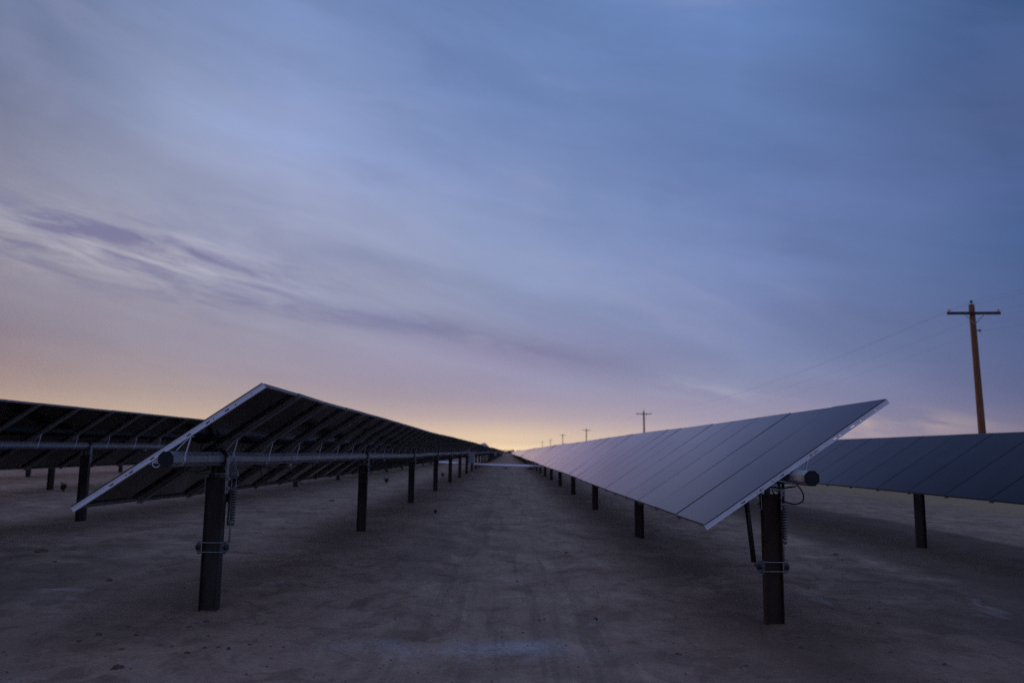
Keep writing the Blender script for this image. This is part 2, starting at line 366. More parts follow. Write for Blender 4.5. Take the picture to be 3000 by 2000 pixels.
def module_glass():
    b = MB(); e = .004
    z0, z1 = RAILH, RAILH + GLASS; X, Y = MW / 2, ML / 2
    # laminate: front and back faces with their own glass, edges black
    vs = [(-X,-Y,z0),(X,-Y,z0),(X,Y,z0),(-X,Y,z0),(-X,-Y,z1),(X,-Y,z1),(X,Y,z1),(-X,Y,z1)]
    b.add(vs, [(4,5,6,7)], M['glass_front']); b.add(vs, [(0,3,2,1)], M['glass_back'])
    b.add(vs, [(0,1,5,4),(1,2,6,5),(2,3,7,6),(3,0,4,7)], M['black'])
    me = b.mesh('solar_panel'); return me
def module_frame(near_end=False):
    b = MB(); X, Y = MW / 2 + .008, ML / 2 - .004
    for s in (-1, 1):
        y0 = s * Y; m = M['alu'] if (near_end and s < 0) else M['rail']
        yo, yi = y0, y0 - s * .003
        if near_end and s < 0:                # outer web with real slots
            cuts = sorted([(f, .022) for f in SLOTS] + [(f, .006) for f in HOLES])
            x = -X; zl, zh = .012, .023
            for f, w in cuts:
                c = -X + f * 2 * X
                b.box((x, yo, 0), (c - w, yi, RAILH - .001), m)
                b.box((c - w, yo, 0), (c + w, yi, zl), m); b.box((c - w, yo, zh), (c + w, yi, RAILH - .001), m)
                x = c + w
            b.box((x, yo, 0), (X, yi, RAILH - .001), m)
            b.box((-X, yo - .004, RAILH - .012), (X, yo, RAILH - .004), m)     # the folded lip along the top
        else:
            b.box((-X, min(yo, yi), 0), (X, max(yo, yi), RAILH - .001), m)
        b.box((-X, min(yi, yi - s * .030), 0), (X, max(yi, yi - s * .030), .003), m)              # lower flange
        b.box((-X, min(yi, yi - s * .022), RAILH - .004), (X, max(yi, yi - s * .022), RAILH - .001), m)
    for s in (-1, 1):                          # slim end channels at the top and bottom edge
        x = s * (MW / 2 - .012)
        b.box((x - .010, -Y + .035, RAILH - .024), (x + .010, Y - .035, RAILH - .001), M['rail'])
    return b.mesh('frame')
def bracket_mesh():
    b = MB(); a = M['alu']; w = .026; t = .004
    R = .067
    for s in (-1, 1):
        P = (s * .205, 0, OFF)
        b.bar(P, (s * .058, 0, -.030), t, w, a); b.bar((s * .195, 0, OFF), (s * .030, 0, .066), t, w * .7, a)
        
        b.box((s * .215 - .006, -.012, OFF - .02), (s * .215 + .006, .012, OFF - .006), M['galv'])
    pts = []
    for k in range(0, 9):                      # strap under the tube
        an = pi + .35 + (pi - .70) * k / 8; pts.append((R * 1.03 * cos(an), 0, R * 1.03 * sin(an)))
    for p, q in zip(pts, pts[1:]): b.bar(p, q, t, w, a)
    return b.mesh('bracket')
def sticker_mesh():
    b = MB(); b.box((-.11, -.045, -.001), (.11, .045, 0), M['sticker']); return b.mesh('sticker')
def post_mesh(h, m):
    b = MB(); W2, D2, t = .088, .05, .008
    for s in (-1, 1): b.box((s * W2 - (t if s > 0 else 0), -D2, -.4), (s * W2 + (t if s < 0 else 0), D2, h), m)
    b.box((-W2 + t, -.004, -.4), (W2 - t, .004, h), m)
    return b.mesh('post')
def bearing_mesh():
    b = MB(); g = M['galv']
    ring = [(.083 * cos(2*pi*k/20), 0, .083 * sin(2*pi*k/20)) for k in range(20)]
    for i in range(20): b.bar(ring[i], ring[(i+1) % 20], .014, .045, M['black'])
    for s in (-1, 1):                          # side plates down to the post flanges
        x = s * .100
        b.box((x - .005, -.032, -.34), (x + .005, .032, .01), g)
        b.box((x - s * .004 - .008, -.038, -.11), (x - s * .004 + .008, .038, -.085), g)
        for z in (-.20, -.29):
            b.tube([(x + s * .005, 0, z), (x + s * .030, 0, z)], .014, 6, g)
    top = [(.100 * cos(a), 0, .100 * sin(a)) for a in [pi * k / 10 for k in range(11)]]
    for p, q in zip(top, top[1:]): b.bar(p, q, .008, .040, M['black'])
    b.tube([(-.12, -.03, -.15), (.13, -.03, -.15)], .006, 6, M['rod'])
    b.box((-.05, -.03, -.20), (-.012, .03, -.075), M['black'])
    return b.mesh('bearing')
def coupling_mesh():
    b = MB(); b.tube([(0, -.11, 0), (0, .11, 0)], .078, 8, M['galv'], sm=False, phase=pi/8)
    b.box((-.03, -.05, -.105), (.03, .05, -.07), M['galv']); return b.mesh('coupling')

GLASS_ME = module_glass(); FRAME_ME = module_frame(); FRAME_END = module_frame(True)
BRACKET_ME = bracket_mesh(); STICKER_ME = sticker_mesh(); BEARING_ME = bearing_mesh(); COUPLING_ME = coupling_mesh()

def interp(tab, y):
    if y <= tab[0][0]: return tab[0][1]
    for (a, va), (b, vb) in zip(tab, tab[1:]):
        if y <= b:
            k = (y - a) / (b - a); k = k * k * (3 - 2 * k); return va + (vb - va) * k
    return tab[-1][1]

def tracker(rx, y0, y1, tube_z, tilt, label, posts_y, pm, gap_at=None, detail=True, group='solar tracker rows', jitter=0.0, sag=0.0, frame_end=True, drive=True, ws=1.0, u0=0.0, poke=.34, off=OFF):
    """one tracker: tube_z(y), tilt(y) in degrees; heights are measured from the camera's ground"""
    root = bpy.data.objects.new('solar_tracker', None); COL.objects.link(root)
    root.location = (rx, y0, base_z(rx)); root.empty_display_size = .3
    tag(root, label, 'solar panels', group)
    bz = base_z(rx)
    rng = random.Random(int(rx * 100) + int(y0))
    # module positions
    my = []; y = y0
    while y + ML < y1:
        if gap_at and abs(y - gap_at) < PITCH / 2: y += .40
        my.append(y + ML / 2); y += PITCH
    seams = [m - PITCH / 2 for m in my] + [my[-1] + PITCH / 2]
    # torque tube
    b = MB(); pts = [(0, -poke, tube_z(y0) - bz)] + [(0, s - y0, tube_z(s) - bz) for s in seams] + [(0, y1 + .30 - y0, tube_z(y1) - bz)]
    b.tube(pts, .072, 8, M['galv'], cap=False, sm=False, phase=pi/8)
    tb = link('torque_tube', b.mesh('torque_tube'), root)
    for yy, s in ((pts[0], 1), (pts[-1], -1)):
        c = MB(); c.tube([(0, 0, 0), (0, .012, 0)], .0705, 8, M['cap'], sm=False, phase=pi/8)
        link('end_cap', c.mesh('end_cap'), tb, (0, yy[1] + s * .004 - (0 if s > 0 else .012), yy[2]))
    first = True
    if detail:
        for i, m in enumerate(my):
            tl = radians(tilt(m) + (rng.uniform(-1, 1) * jitter)); tz = tube_z(m) - bz
            slope = (tube_z(m + .6) - tube_z(m - .6)) / 1.2
            mw = Matrix.Translation((0, m - y0, tz)) @ Matrix.Rotation(math.atan(slope), 4, 'X') @ Matrix.Rotation(-tl, 4, 'Y') @ Matrix.Translation((u0, 0, off)) @ Matrix.Diagonal((ws, 1, 1, 1))
            g = link('solar_panel', GLASS_ME, root); g.matrix_local = mw
            end = first and frame_end
            link('frame', FRAME_END if end else FRAME_ME, g)
            st = link('sticker', STICKER_ME, g, (MW/2 - .20, -.50, RAILH - .0005)); first = False
        for i, s in enumerate(seams):
            tl = radians(tilt(s))
            o = link('bracket', BRACKET_ME, root)
            o.matrix_local = Matrix.Translation((0, s - y0 + (.03 if i == 0 else 0), tube_z(s) - bz)) @ Matrix.Rotation(-tl, 4, 'Y')
        # wiring under the modules
        c = MB(); ps = []
        for i, s in enumerate(seams):
            for k in range(4):
                q = s + k * PITCH / 4
                ps.append((-.03 + .01 * sin(q * 3), q - y0, tube_z(q) - bz - .082 - (.012 + .03 * rng.random()) * sin(pi * k / 4)))
        c.tube(ps, .008, 5, M['black'])
        ps2 = [(.22 + 0.0, s - y0, tube_z(s) - bz + .235) for s in seams[1:]]
        c.tube(ps2, .005, 5, M['black'])
        for s in seams[1:22]:
            if rng.random() < .6:
                L = .16 + .12 * rng.random(); D = .08 + .06 * rng.random()
                c.tube([(.0, s - y0 + .1 + L * cos(a), tube_z(s) - bz - .09 - D * sin(a)) for a in [pi * k / 8 for k in range(9)]], .007, 5, M['black'])
        link('cable', c.mesh('cable'), root)
        for q in posts_y[:-1]:
            o = link('coupling', COUPLING_ME, root, (0, q + 2.6 - y0, tube_z(q + 2.6) - bz))
    else:
        b = MB()
        for m in my:
            tl = radians(tilt(m)); mw = Matrix.Translation((0, m - y0, tube_z(m) - bz)) @ Matrix.Rotation(-tl, 4, 'Y') @ Matrix.Translation((0, 0, OFF))
            X, Y = MW/2, ML/2
            vs = [mw @ Vector(p) for p in ((-X,-Y,RAILH),(X,-Y,RAILH),(X,Y,RAILH),(-X,Y,RAILH),(-X,-Y,RAILH+GLASS),(X,-Y,RAILH+GLASS),(X,Y,RAILH+GLASS),(-X,Y,RAILH+GLASS))]
            b.add(vs, [(4,5,6,7)], M['glass_front']); b.add(vs, [(0,3,2,1)], M['glass_back'])
            b.add(vs, [(0,1,5,4),(1,2,6,5),(2,3,7,6),(3,0,4,7)], M['black'])
            for s in (-1, 1): b.box((-X, s * (Y - .02) - .015, 0), (X, s * (Y - .02) + .015, RAILH), M['rail'], mw)
        link('panel_table', b.mesh('panel_table'), root)
    cache = {}
    for q in posts_y:
        gz = ground_z(rx, q, False) - bz; h = tube_z(q) - bz - .19 - gz
        key = round(h, 2)
        if key not in cache: cache[key] = post_mesh(key, pm)
        p = link('post', cache[key], root, (0, q - y0, gz))
        if detail or q < 150:
            link('bearing', BEARING_ME, p, (0, 0, tube_z(q) - bz - gz))
    if gap_at and drive:
        d = MB(); gz = ground_z(rx, gap_at, False) - bz; tz = tube_z(gap_at) - bz
        bb = [(-.02, gap_at - y0 - .05, tz - .75), (.50, gap_at - y0 + .28, tz + .02)]
        d.box(bb[0], bb[1], M['box']); d.box((.02, gap_at - y0 - .056, tz - .70), (.46, gap_at - y0 - .051, tz - .05), M['box'])
        d.tube([(0, gap_at - y0 - .25, tz), (0, gap_at - y0 + .5, tz)], .15, 14, M['galv'])
        link('drive_box', d.mesh('drive_box'), root)
    return root, tb

def Y(y0): return y0
def posts(a, n, step=8.15): return [a + step * k for k in range(n)]
H = CAM_H
L1z = lambda y: H + interp([(6, -.090), (8.2, -.098), (9.6, -.112), (15, -.112), (23, -.135), (33, -.105), (57, -.07), (85, -.11), (112, -.06), (220, -.05), (450, -.08)], y)
R1z = lambda y: H + interp([(6, -.190), (9, -.200), (14, -.208), (24, -.185), (40, -.20), (57, -.17), (85, -.20), (112, -.16), (220, -.18), (450, -.15)], y)
L2z = lambda y: H + interp([(6, .01), (12, .015), (20, .035), (57, .0), (112, .02)], y)
R2z = lambda y: H + interp([(6, -.21), (14, -.215), (22, -.225), (57, -.21), (112, -.2)], y)
tl_L = lambda y: interp([(6, 34.2), (12, 35.0), (25, 34.6), (57, 34.9), (57.4, 33.9), (112, 34.3), (113, 35.4), (450, 34)], y)
tl_R = lambda y: interp([(6, 33.9), (20, 34.6), (57, 35.0), (57.4, 35.8), (112, 35.2), (113, 34.2), (450, 35)], y)
X = ROW_X
L1, L1tube = tracker(X['L1'], 7.05, 113.0, L1z, tl_L, 'near left row of solar panels showing its dark underside and galvanised tube', posts(8.06, 13), M['post'], 57.4, jitter=.30, ws=.965, u0=.0, poke=.22)
R1, R1tube = tracker(X['R1'], 7.36, 113.0, R1z, tl_R, 'near right row of solar panels showing its lavender glass face', posts(8.15, 13), M['rust'], 57.6, jitter=.26, drive=False, ws=1.03, u0=.075, off=.074)
L2, _ = tracker(X['L2'], 7.05, 113.0, L2z, lambda y: 35.0, 'second solar panel row on the left, dark underside behind the near left row', posts(8.2, 13), M['post'], 57.4, jitter=.15)
R2, _ = tracker(X['R2'], 7.3, 113.0, R2z, lambda y: 33.0, 'deep blue row of solar panels in front of the leaning wooden pole', posts(8.05, 13), M['post'], 57.6, jitter=.15, drive=False)
FARL = ['left row of solar panels beyond the end of the near left row', 'left row of solar panels two sections down the aisle', 'farthest left row of solar panels before the trees at the aisle end']
FARR = ['right solar panel row just beyond the dark gap ending the near right row', 'right row of solar panels two sections down the aisle', 'farthest right row of solar panels before the trees at the aisle end']
for k in range(3):
    a = 114.6 + 107.2 * k
    tracker(X['L1'], a, a + 105.8, L1z, tl_L, FARL[k], posts(a + 1.2, 13), M['post'], a + 52, detail=False)
    tracker(X['R1'], a, a + 105.8, R1z, tl_R, FARR[k], posts(a + 1.2, 13), M['post'], a + 52, detail=False, drive=False)
tracker(X['L3'], 7.05, 113.0, lambda y: H + .10, lambda y: 35, 'third solar panel row on the left, its post showing under the second row', posts(9.6, 13), M['post'], 57.4, detail=False)
tracker(X['L4'], 7.05, 113.0, lambda y: H + .19, lambda y: 35, 'fourth solar panel row on the left, a thin post showing under the second row', posts(10.0, 13), M['post'], 57.4, detail=False)

# ------------------------------------------------------------------ dampers on the two end posts
def clamp(root, y0, px, py, z, bz, sides):
    b = MB(); g = M['galv']; zz = z - bz; yy = py - y0
    for dz in (-.045, .045): b.tube([(-.125, yy - .062, zz + dz), (-.10, yy - .066, zz + dz), (.10, yy - .066, zz + dz), (.125, yy - .062, zz + dz)], .0055, 6, g)
    for s in (-1, 1):
        w = .085 if s == sides else .05
        pts = [(s * .094, -.062), (s * (.094 + w * .55), -.066), (s * (.094 + w), -.02), (s * (.094 + w), .025), (s * (.094 + w * .5), .058), (s * .094, .055)]
        vs = [(x, yy - .058, zz + h) for x, h in pts] + [(x, yy - .050, zz + h) for x, h in pts]; n = len(pts)
        b.add(vs, [tuple(range(n)), tuple(range(2*n-1, n-1, -1))] + [(i, (i+1) % n, n + (i+1) % n, n + i) for i in range(n)], M['galv_dark'])
        b.tube([(s * (.094 + w * .62), yy - .072, zz), (s * (.094 + w * .62), yy - .059, zz)], .022, 10, M['black'])
    link('clamp', b.mesh('clamp'), root)
def spring_damper(root, y0, bz, top, bot):
    b = MB(); p = Vector(top) - Vector((0, y0, bz)); q = Vector(bot) - Vector((0, y0, bz)); d = (q - p)
    side = Vector((1, 0, 0))
    for s in (-1, 1): b.tube([p + side * .022 * s, p + d * .30 + side * .022 * s], .006, 6, M['rod'])
    b.tube([p + d * .25, q], .011, 8, M['rod'])
    b.box(tuple(p + Vector((-.03, -.014, -.012))), tuple(p + Vector((.03, .014, .02))), M['galv'])
    o = link('damper', b.mesh('damper'), root)
    h = MB(); pts = []; n = 12; L = 16
    u = d.normalized(); r1 = u.cross(Vector((0, 1, 0))).normalized(); r2 = u.cross(r1)
    for k in range(n * L + 1):
        t = k / (n * L); a = 2 * pi * n * t
        pts.append(p + d * (.25 + .47 * t) + (r1 * cos(a) + r2 * sin(a)) * .032)
    h.tube(pts, .0085, 6, M['spring'])
    for t in (.245, .725): h.tube([p + d * t, p + d * (t + .022)], .036, 12, M['spring'])
    h.tube([p + d * .26, p + d * .70], .012, 8, M['black'])
    link('spring', h.mesh('spring'), o)
    e = MB(); c = p + d * .30; e.box(tuple(c + Vector((-.075, -.02, -.075))), tuple(c + Vector((-.034, .03, .02))), M['black']); link('valve', e.mesh('valve'), o)
def damper_arm(root, y0, bz, y, tz, tipx, tipz, w=.07):
    b = MB(); zz = tz - bz; yy = y - y0
    pts = [(-.075, .0), (-.07, -.06), (tipx - .035, tipz - .02), (tipx + .005, tipz - .045), (tipx + .04, tipz - .01), (.078, -.02), (.075, .03)]
    n = len(pts); vs = [(x, yy - .006, zz + h) for x, h in pts] + [(x, yy + .006, zz + h) for x, h in pts]
    b.add(vs, [tuple(range(n)), tuple(range(2*n-1, n-1, -1))] + [(i, (i+1) % n, n + (i+1) % n, n + i) for i in range(n)], M['galv'])
    for k in range(12):
        a, c = 2*pi*k/12, 2*pi*(k+1)/12
        b.bar((.078*cos(a), yy, zz + .078*sin(a)), (.078*cos(c), yy, zz + .078*sin(c)), .008, .05, M['galv'])
    link('damper_arm', b.mesh('damper_arm'), root)
def at_px(px, py_, y):
    """the point at depth y that the photograph's pixel shows, used to lay out hardware on the two front posts"""
    mw = S.camera.matrix_world; d = mw.to_3x3() @ Vector(((px - 1500) / 2333, -(py_ - 1000) / 2333, -1))
    return mw.translation + d * (y / d.y)
bzL, bzR = base_z(X['L1']), base_z(X['R1'])
py = 8.06
clamp(L1, 7.05, X['L1'], py, H - .955, bzL, 1)
arm = at_px(688, 1390, 8.30); pin = at_px(671, 1588, 8.04)
damper_arm(L1, 7.05, bzL, 8.31, L1z(8.31), arm.x - X['L1'], arm.z - L1z(8.31))
spring_damper(L1, 7.05, bzL, (arm.x - X['L1'], 8.29, arm.z), (pin.x - X['L1'], pin.y, pin.z))
py = 8.15
clamp(R1, 7.36, X['R1'], py, H - 1.09, bzR, -1)
arm = at_px(2291, 1438, 8.40); pin = at_px(2296, 1645, 8.12)
damper_arm(R1, 7.36, bzR, 8.42, R1z(8.42), arm.x - X['R1'], arm.z - R1z(8.42))
spring_damper(R1, 7.36, bzR, (arm.x - X['R1'], 8.40, arm.z), (pin.x - X['R1'], pin.y, pin.z))
b = MB(); yy = py - 7.36
b.tube([(-.255, yy + .02, H - .27 - bzR), (-.195, yy - .03, H - 1.05 - bzR)], .026, 10, M['black'])
b.tube([(-.18, yy - .03, H - 1.0 - bzR), (-.185, yy - .035, H - 1.095 - bzR)], .012, 8, M['rod'])
link('damper', b.mesh('damper'), R1)
# cable loop hanging by the right post, ring on the left tube end, paint marks on the right end rail
def spline(P, n=8):
    out = []
    P = [Vector(p) for p in P]; Q = [P[0]] + P + [P[-1]]
    for i in range(1, len(Q) - 2):
        for k in range(n):
            t = k / n; a, b_, c, d = Q[i-1], Q[i], Q[i+1], Q[i+2]
            out.append(.5 * ((2*b_) + (c - a) * t + (2*a - 5*b_ + 4*c - d) * t*t + (3*b_ - a - 3*c + d) * t**3))
    return out + [P[-1]]
loc = lambda p: tuple(Vector(p) - R1.location)
b = MB()
P = [at_px(2268, 1414, 7.9), at_px(2295, 1415, 7.7), at_px(2322, 1414, 7.6), at_px(2340, 1425, 7.6), at_px(2353, 1447, 7.6), at_px(2351, 1467, 7.65), at_px(2333, 1476, 7.7), at_px(2305, 1471, 7.8), at_px(2280, 1458, 7.95), at_px(2262, 1438, 8.0)]
b.tube([loc(p) for p in spline(P)], .0068, 7, M['black'])
link('cable_loop', b.mesh('cable_loop'), R1)
b = MB()
P = [at_px(2309, 1413, 7.55), at_px(2310, 1406, 7.5), at_px(2316, 1402, 7.5), at_px(2324, 1406, 7.5), at_px(2327, 1400, 7.45)]
b.tube([loc(p) for p in spline(P)], .005, 6, M['galv']); link('cable_clip', b.mesh('cable_clip'), R1)
b = MB(); c = at_px(457.5, 1359.5, 6.95) - L1.location
b.tube([c + Vector((.030 * cos(a), 0, .026 * sin(a))) for a in [2*pi*k/20 for k in range(20)]], .0042, 6, M['alu'], close=True)
link('ring', b.mesh('ring'), L1)
b = MB()
for (u0, w0, u1, w1) in ((-.03, .012, -.012, .028), (-.03, .027, -.02, .03), (.012, .012, .03, .03), (.0, .016, .016, .02)):
    b.bar((u0, -ML/2 - .0035, w0), (u1, -ML/2 - .0035, w1), .006, .001, M['mark'])
fr = [o for o in R1.children if o.name.startswith('solar_panel')][0]
link('paint_mark', b.mesh('paint_mark'), fr, (.17, 0, 0))

# ------------------------------------------------------------------ utility poles and wires
PX, PY0, PS = 23.78, 40.0, 103.0
def wood_pole(x, y, h, label, arm=2.7, detail=True, tilt=0.0, group='wooden utility poles along the right'):
    r = bpy.data.objects.new('utility_pole', None); COL.objects.link(r); r.location = (x, y, ground_z(x, y, False)); r.rotation_euler = (0, tilt, 0)
    tag(r, label, 'utility pole', group)
    b = MB(); b.tube([(0, 0, -1), (0, 0, h * .3), (0, 0, h * .65), (0, 0, h - .05), (0, 0, h)], [.19, .175, .155, .135, .12], 14, M['wood']); link('pole', b.mesh('pole'), r)
    z = h - .48; b = MB(); b.box((-arm/2, -.20, z - .065), (arm/2, -.09, z + .065), M['arm_wood']); ca = link('crossarm', b.mesh('crossarm'), r)
    b = MB()
    for s in (-1, 1): b.bar((s * .52, -.215, z - .05), (s * .02, -.16, z - .55), .035, .012, M['galv'], (0, 1, 0))
    link('brace', b.mesh('brace'), r)
    for s in (-1, 1):
        b = MB(); q = s * (arm/2 - .09)
        b.tube([(q, -.145, z + .065), (q, -.145, z + .12)], .02, 6, M['galv'])
        b.tube([(q, -.145, z + .11), (q, -.145, z + .14), (q, -.145, z + .17), (q, -.145, z + .215)], [.05, .075, .055, .045], 10, M['porcelain']); link('insulator', b.mesh('insulator'), r)
    b = MB(); b.tube([(0, 0, h), (0, 0, h + .09)], .025, 6, M['galv'])
    b.tube([(0, 0, h + .08), (0, 0, h + .12), (0, 0, h + .16), (0, 0, h + .21)], [.06, .085, .06, .05], 10, M['dark_insulator']); link('insulator', b.mesh('insulator'), r)
    if detail:
        b = MB(); zz = h - 1.35; b.bar((.10, -.05, zz), (.34, -.05, zz - .02), .07, .05, M['dark_insulator'], (0, 0, 1)); b.tube([(.30, -.05, zz - .06), (.30, -.05, zz + .05)], .04, 8, M['dark_insulator']); link('neutral_bracket', b.mesh('neutral_bracket'), r)
    return r
PH = 9.75
LAB = ['tall wooden utility pole, orange lit on one side, standing behind the deep blue row', 'mid distance wooden utility pole with crossarm rising above the near right row', 'third wooden utility pole down the line, thin against the pale sky', 'fourth thin utility pole down the line, near the glow on the horizon', 'fifth tiny utility pole of the line, close to the glow', 'sixth tiny utility pole, at the far end of the line']
PXS = [PX, PX + .55, PX + .2, PX, PX + .1, PX]
PHS = [PH, PH - .2, PH - .3, PH + .3, PH - .2, PH]
for k in range(6):
    wood_pole(PXS[k], PY0 + PS * k, PHS[k], LAB[k], detail=k < 2, tilt=radians((-.9, -.4, .2, 0, .3, 0)[k]))
wood_pole(37.5, 530, 8.5, 'small faint utility pole apart from the line, right of the third pole', detail=False)
def wire(offx, offz, label, rad=.0028):
    b = MB(); pts = []
    for k in range(-1, 5):
        xa = PXS[max(k, 0)] + offx; xb = PXS[k + 1] + offx
        za = base_z(30) + PHS[max(k, 0)] + offz; zb = base_z(30) + PHS[k + 1] + offz
        ya = PY0 + PS * k
        for i in range(12):
            t_ = i / 12; pts.append((xa + (xb - xa) * t_, ya + PS * t_ - .1, za + (zb - za) * t_ - 1.5 * 4 * t_ * (1 - t_)))
    b.tube(pts, rad, 5, M['wire'], cap=False)
    o = link('power_wire', b.mesh('power_wire'), None); tag(o, label, 'wire', 'overhead wires between the utility poles')
wire(-1.26, -.26, 'overhead wire running from the left end of the crossarms')
wire(1.26, -.26, 'overhead wire running from the right end of the crossarms')
wire(.0, .21, 'overhead wire running over the tops of the utility poles')
wire(.32, -1.36, 'lowest overhead wire, strung below the crossarms', .0024)

# ------------------------------------------------------------------ tape across the aisle
def tape():
    b = MB(); Yt = 61.0
    def seg(x0, z0, x1, z1, sag, n, mats):
        for i in range(n):
            a, c = i / n, (i + 1) / n
            xa, xc = x0 + (x1 - x0) * a, x0 + (x1 - x0) * c
            za = z0 + (z1 - z0) * a - sag * 4 * a * (1 - a); zc = z0 + (z1 - z0) * c - sag * 4 * c * (1 - c)
            ya = Yt + .02 * sin(i * .7); yc = Yt + .02 * sin((i + 1) * .7)
            for (h0, h1, m, dy) in ((.0, .055, M['tape_red'], -.06), (.055, .17, M['tape'], 0.0)):
                k0, k1 = h0 * 1.0, h1 * 1.0
                vs = [(xa, ya + k0 * .7, za + k0), (xc, yc + k0 * .7, zc + k0), (xc, yc + k1 * .7, zc + k1), (xa, ya + k1 * .7, za + k1)]
                vs += [(x, y + .002, z - .002) for x, y, z in vs]
                b.add(vs, [(0,1,2,3), (7,6,5,4), (0,4,5,1), (3,2,6,7), (1,5,6,2), (0,3,7,4)], m)
    zc = H - 1.08
    seg(-2.55, zc + .07, 2.62, zc - .02, .02, 30, None)
    seg(-5.9, zc + .23, -3.3, zc + .12, .01, 12, None)
    b.bar((-3.3, Yt + .03, zc + .14), (-2.55, Yt + .03, zc + .09), .04, .004, M['tape_red'])
    o = link('barrier_tape', b.mesh('barrier_tape')); tag(o, 'white and red barrier tape stretched low across the dirt aisle between the rows', 'barrier tape')
tape()

# ------------------------------------------------------------------ clods, twigs, weeds on the ground
def on_ground(px, py_):
    mw = S.camera.matrix_world; d = mw.to_3x3() @ Vector(((px - 1500) / 2333, -(py_ - 1000) / 2333, -1)); o = mw.translation
    t_ = -o.z / d.z
    for _ in range(6):
        p = o + d * t_; t_ = (ground_z(p.x, p.y) - o.z) / d.z
    return o + d * t_
def clod(px, py_, size, label, group=None, name='dirt_clod', m='clod', cat='dirt clod'):
    p = on_ground(px, py_); bm = bmesh.new(); bmesh.ops.create_icosphere(bm, subdivisions=3, radius=1); sd = random.random() * 50
    size *= .6
    sx, sy, sz = size * random.uniform(.9, 1.3), size * random.uniform(.7, 1.0), size * random.uniform(.4, .65)
    for v in bm.verts:
        k = 1 + .35 * noise.noise(v.co * 1.6 + Vector((sd, 0, 0))) + .18 * noise.noise(v.co * 4.5 + Vector((sd, 9, 0)))
        v.co = Vector((v.co.x * sx * k, v.co.y * sy * k, v.co.z * sz * k))
    me = bpy.data.meshes.new(name); bm.to_mesh(me); bm.free(); me.materials.append(M[m])
    o = link(name, me, None, (p.x, p.y, p.z + sz * .02), (0, 0, random.random() * 6)); tag(o, label, cat, group); return o
GL = 'dirt clods in front of the near left post'
LL = 'small dark dirt clod in front of the near left post'
for px, py_, s in ((374,1836,.045),(555,1836,.045),(606,1820,.045),(289,1857,.04),(357,1902,.045),(548,1911,.036),(505,1893,.03),(470,1890,.03),(600,1897,.03),(640,1896,.026),(670,1897,.026),(610,1862,.024),(398,1858,.022),(232,1878,.04),(320,1700,.06),(160,1645,.05)):
    clod(px, py_, s, LL, GL)
clod(344, 1956, .072, 'largest dark dirt clod, alone near the bottom left of the ground')
clod(120, 1617, .17, 'low broad mound of dark dirt at the left, below the second row', name='dirt_mound', cat='dirt mound')
GR = 'dirt clods in front of the near right post'; LR = 'small dark dirt clod on the sand around the near right post'
for px, py_, s in ((2436,1894,.04),(2349,1896,.034),(2767,1945,.035),(2574,1824,.038),(2548,1782,.036),(2448,1625,.075),(2340,1866,.028),(2185,1949,.034),(2470,1640,.05),(2610,1910,.03)):
    clod(px, py_, s, LR, GR)
GM = 'dirt clods in the aisle'; LM = 'small dark dirt clod lying in the open aisle between the two near rows'
for px, py_, s in ((731,1888,.026),(831,1894,.024),(792,1893,.022),(1986,1916,.04),(1531,1853,.03),(1515,1702,.03),(1660,1618,.05),(1855,1700,.035),(1470,1850,.018)):
    clod(px, py_, s, LM, GM)
clod(882, 1418, .16, 'dark rock on the bare ground under the lower edge of the near left row', name='rock', cat='rock', m='clod')
clod(1008, 1398, .15, 'dark rock on the ground farther back, between the second and third left posts', name='rock', cat='rock', m='clod')
clod(1090, 1386, .15, 'farthest dark rock, beyond the second left post under the panels', name='rock', cat='rock', m='clod')
clod(972, 1467, .14, 'brown lump of dirt on the pale ground left of the second left post', name='dirt_mound', cat='dirt mound', m='pebble')
clod(1481, 1372, .42, 'dark reddish heap of dirt under the tape in the aisle', name='dirt_mound', cat='dirt mound', m='clod')
clod(1553, 1376, .60, 'broad dark heap of dirt by the right row, below the tape', name='dirt_mound', cat='dirt mound', m='clod')
def twig(px, py_, L, ang, label):
    p = on_ground(px, py_); b = MB(); n = 7; pts = []
    for i in range(n):
        t_ = i / (n - 1) - .5; pts.append((L * t_, .02 * L * sin(i * 1.7), .008 + .012 * sin(i * 2.1 + px)))
    b.tube(pts, [.004 + .003 * (1 - i / n) for i in range(n)], 6, M['twig'])
    b.tube([pts[3], (pts[3][0] + .25 * L * .6, .18 * L, .02)], [.004, .002], 5, M['twig'])
    o = link('twig', b.mesh('twig'), None, p, (0, 0, ang)); tag(o, label, 'twig')
twig(1081, 1836, .12, .5, 'pale dry twig on the sand, left of the pale patch in the aisle')
twig(1283, 1804, .15, -.1, 'long dry twig lying crosswise in the middle of the aisle')
twig(506, 1810, .13, .7, 'dry twig at the foot of the near left post')
twig(765, 1828, .12, -.2, 'dry twig on the sand right of the near left post')
twig(1589, 1816, .10, .1, 'short dry twig in the right half of the aisle')
twig(2335, 1802, .10, .2, 'short pale twig right of the near right post')
def weed(px, py_, h, m, label, n=26):
    p = on_ground(px, py_); b = MB(); rng = random.Random(px)
    for i in range(n):
        a = rng.random() * 6.28; l = h * rng.uniform(.5, 1.1); w = h * .10; sp = h * rng.uniform(.1, .8)
        c = Vector((cos(a), sin(a), 0)); q = Vector((-sin(a), cos(a), 0)); o0 = c * h * .06
        p1 = o0 + c * sp * .4 + Vector((0, 0, l * .6)); p2 = o0 + c * sp + Vector((0, 0, l * rng.uniform(.7, 1)))
        b.add([o0 - q * w * .5, o0 + q * w * .5, p1 + q * w, p1 - q * w, p2], [(0, 1, 2, 3), (3, 2, 4)], M[m])
    o = link('weed', b.mesh('weed'), None, p); tag(o, label, 'weed')
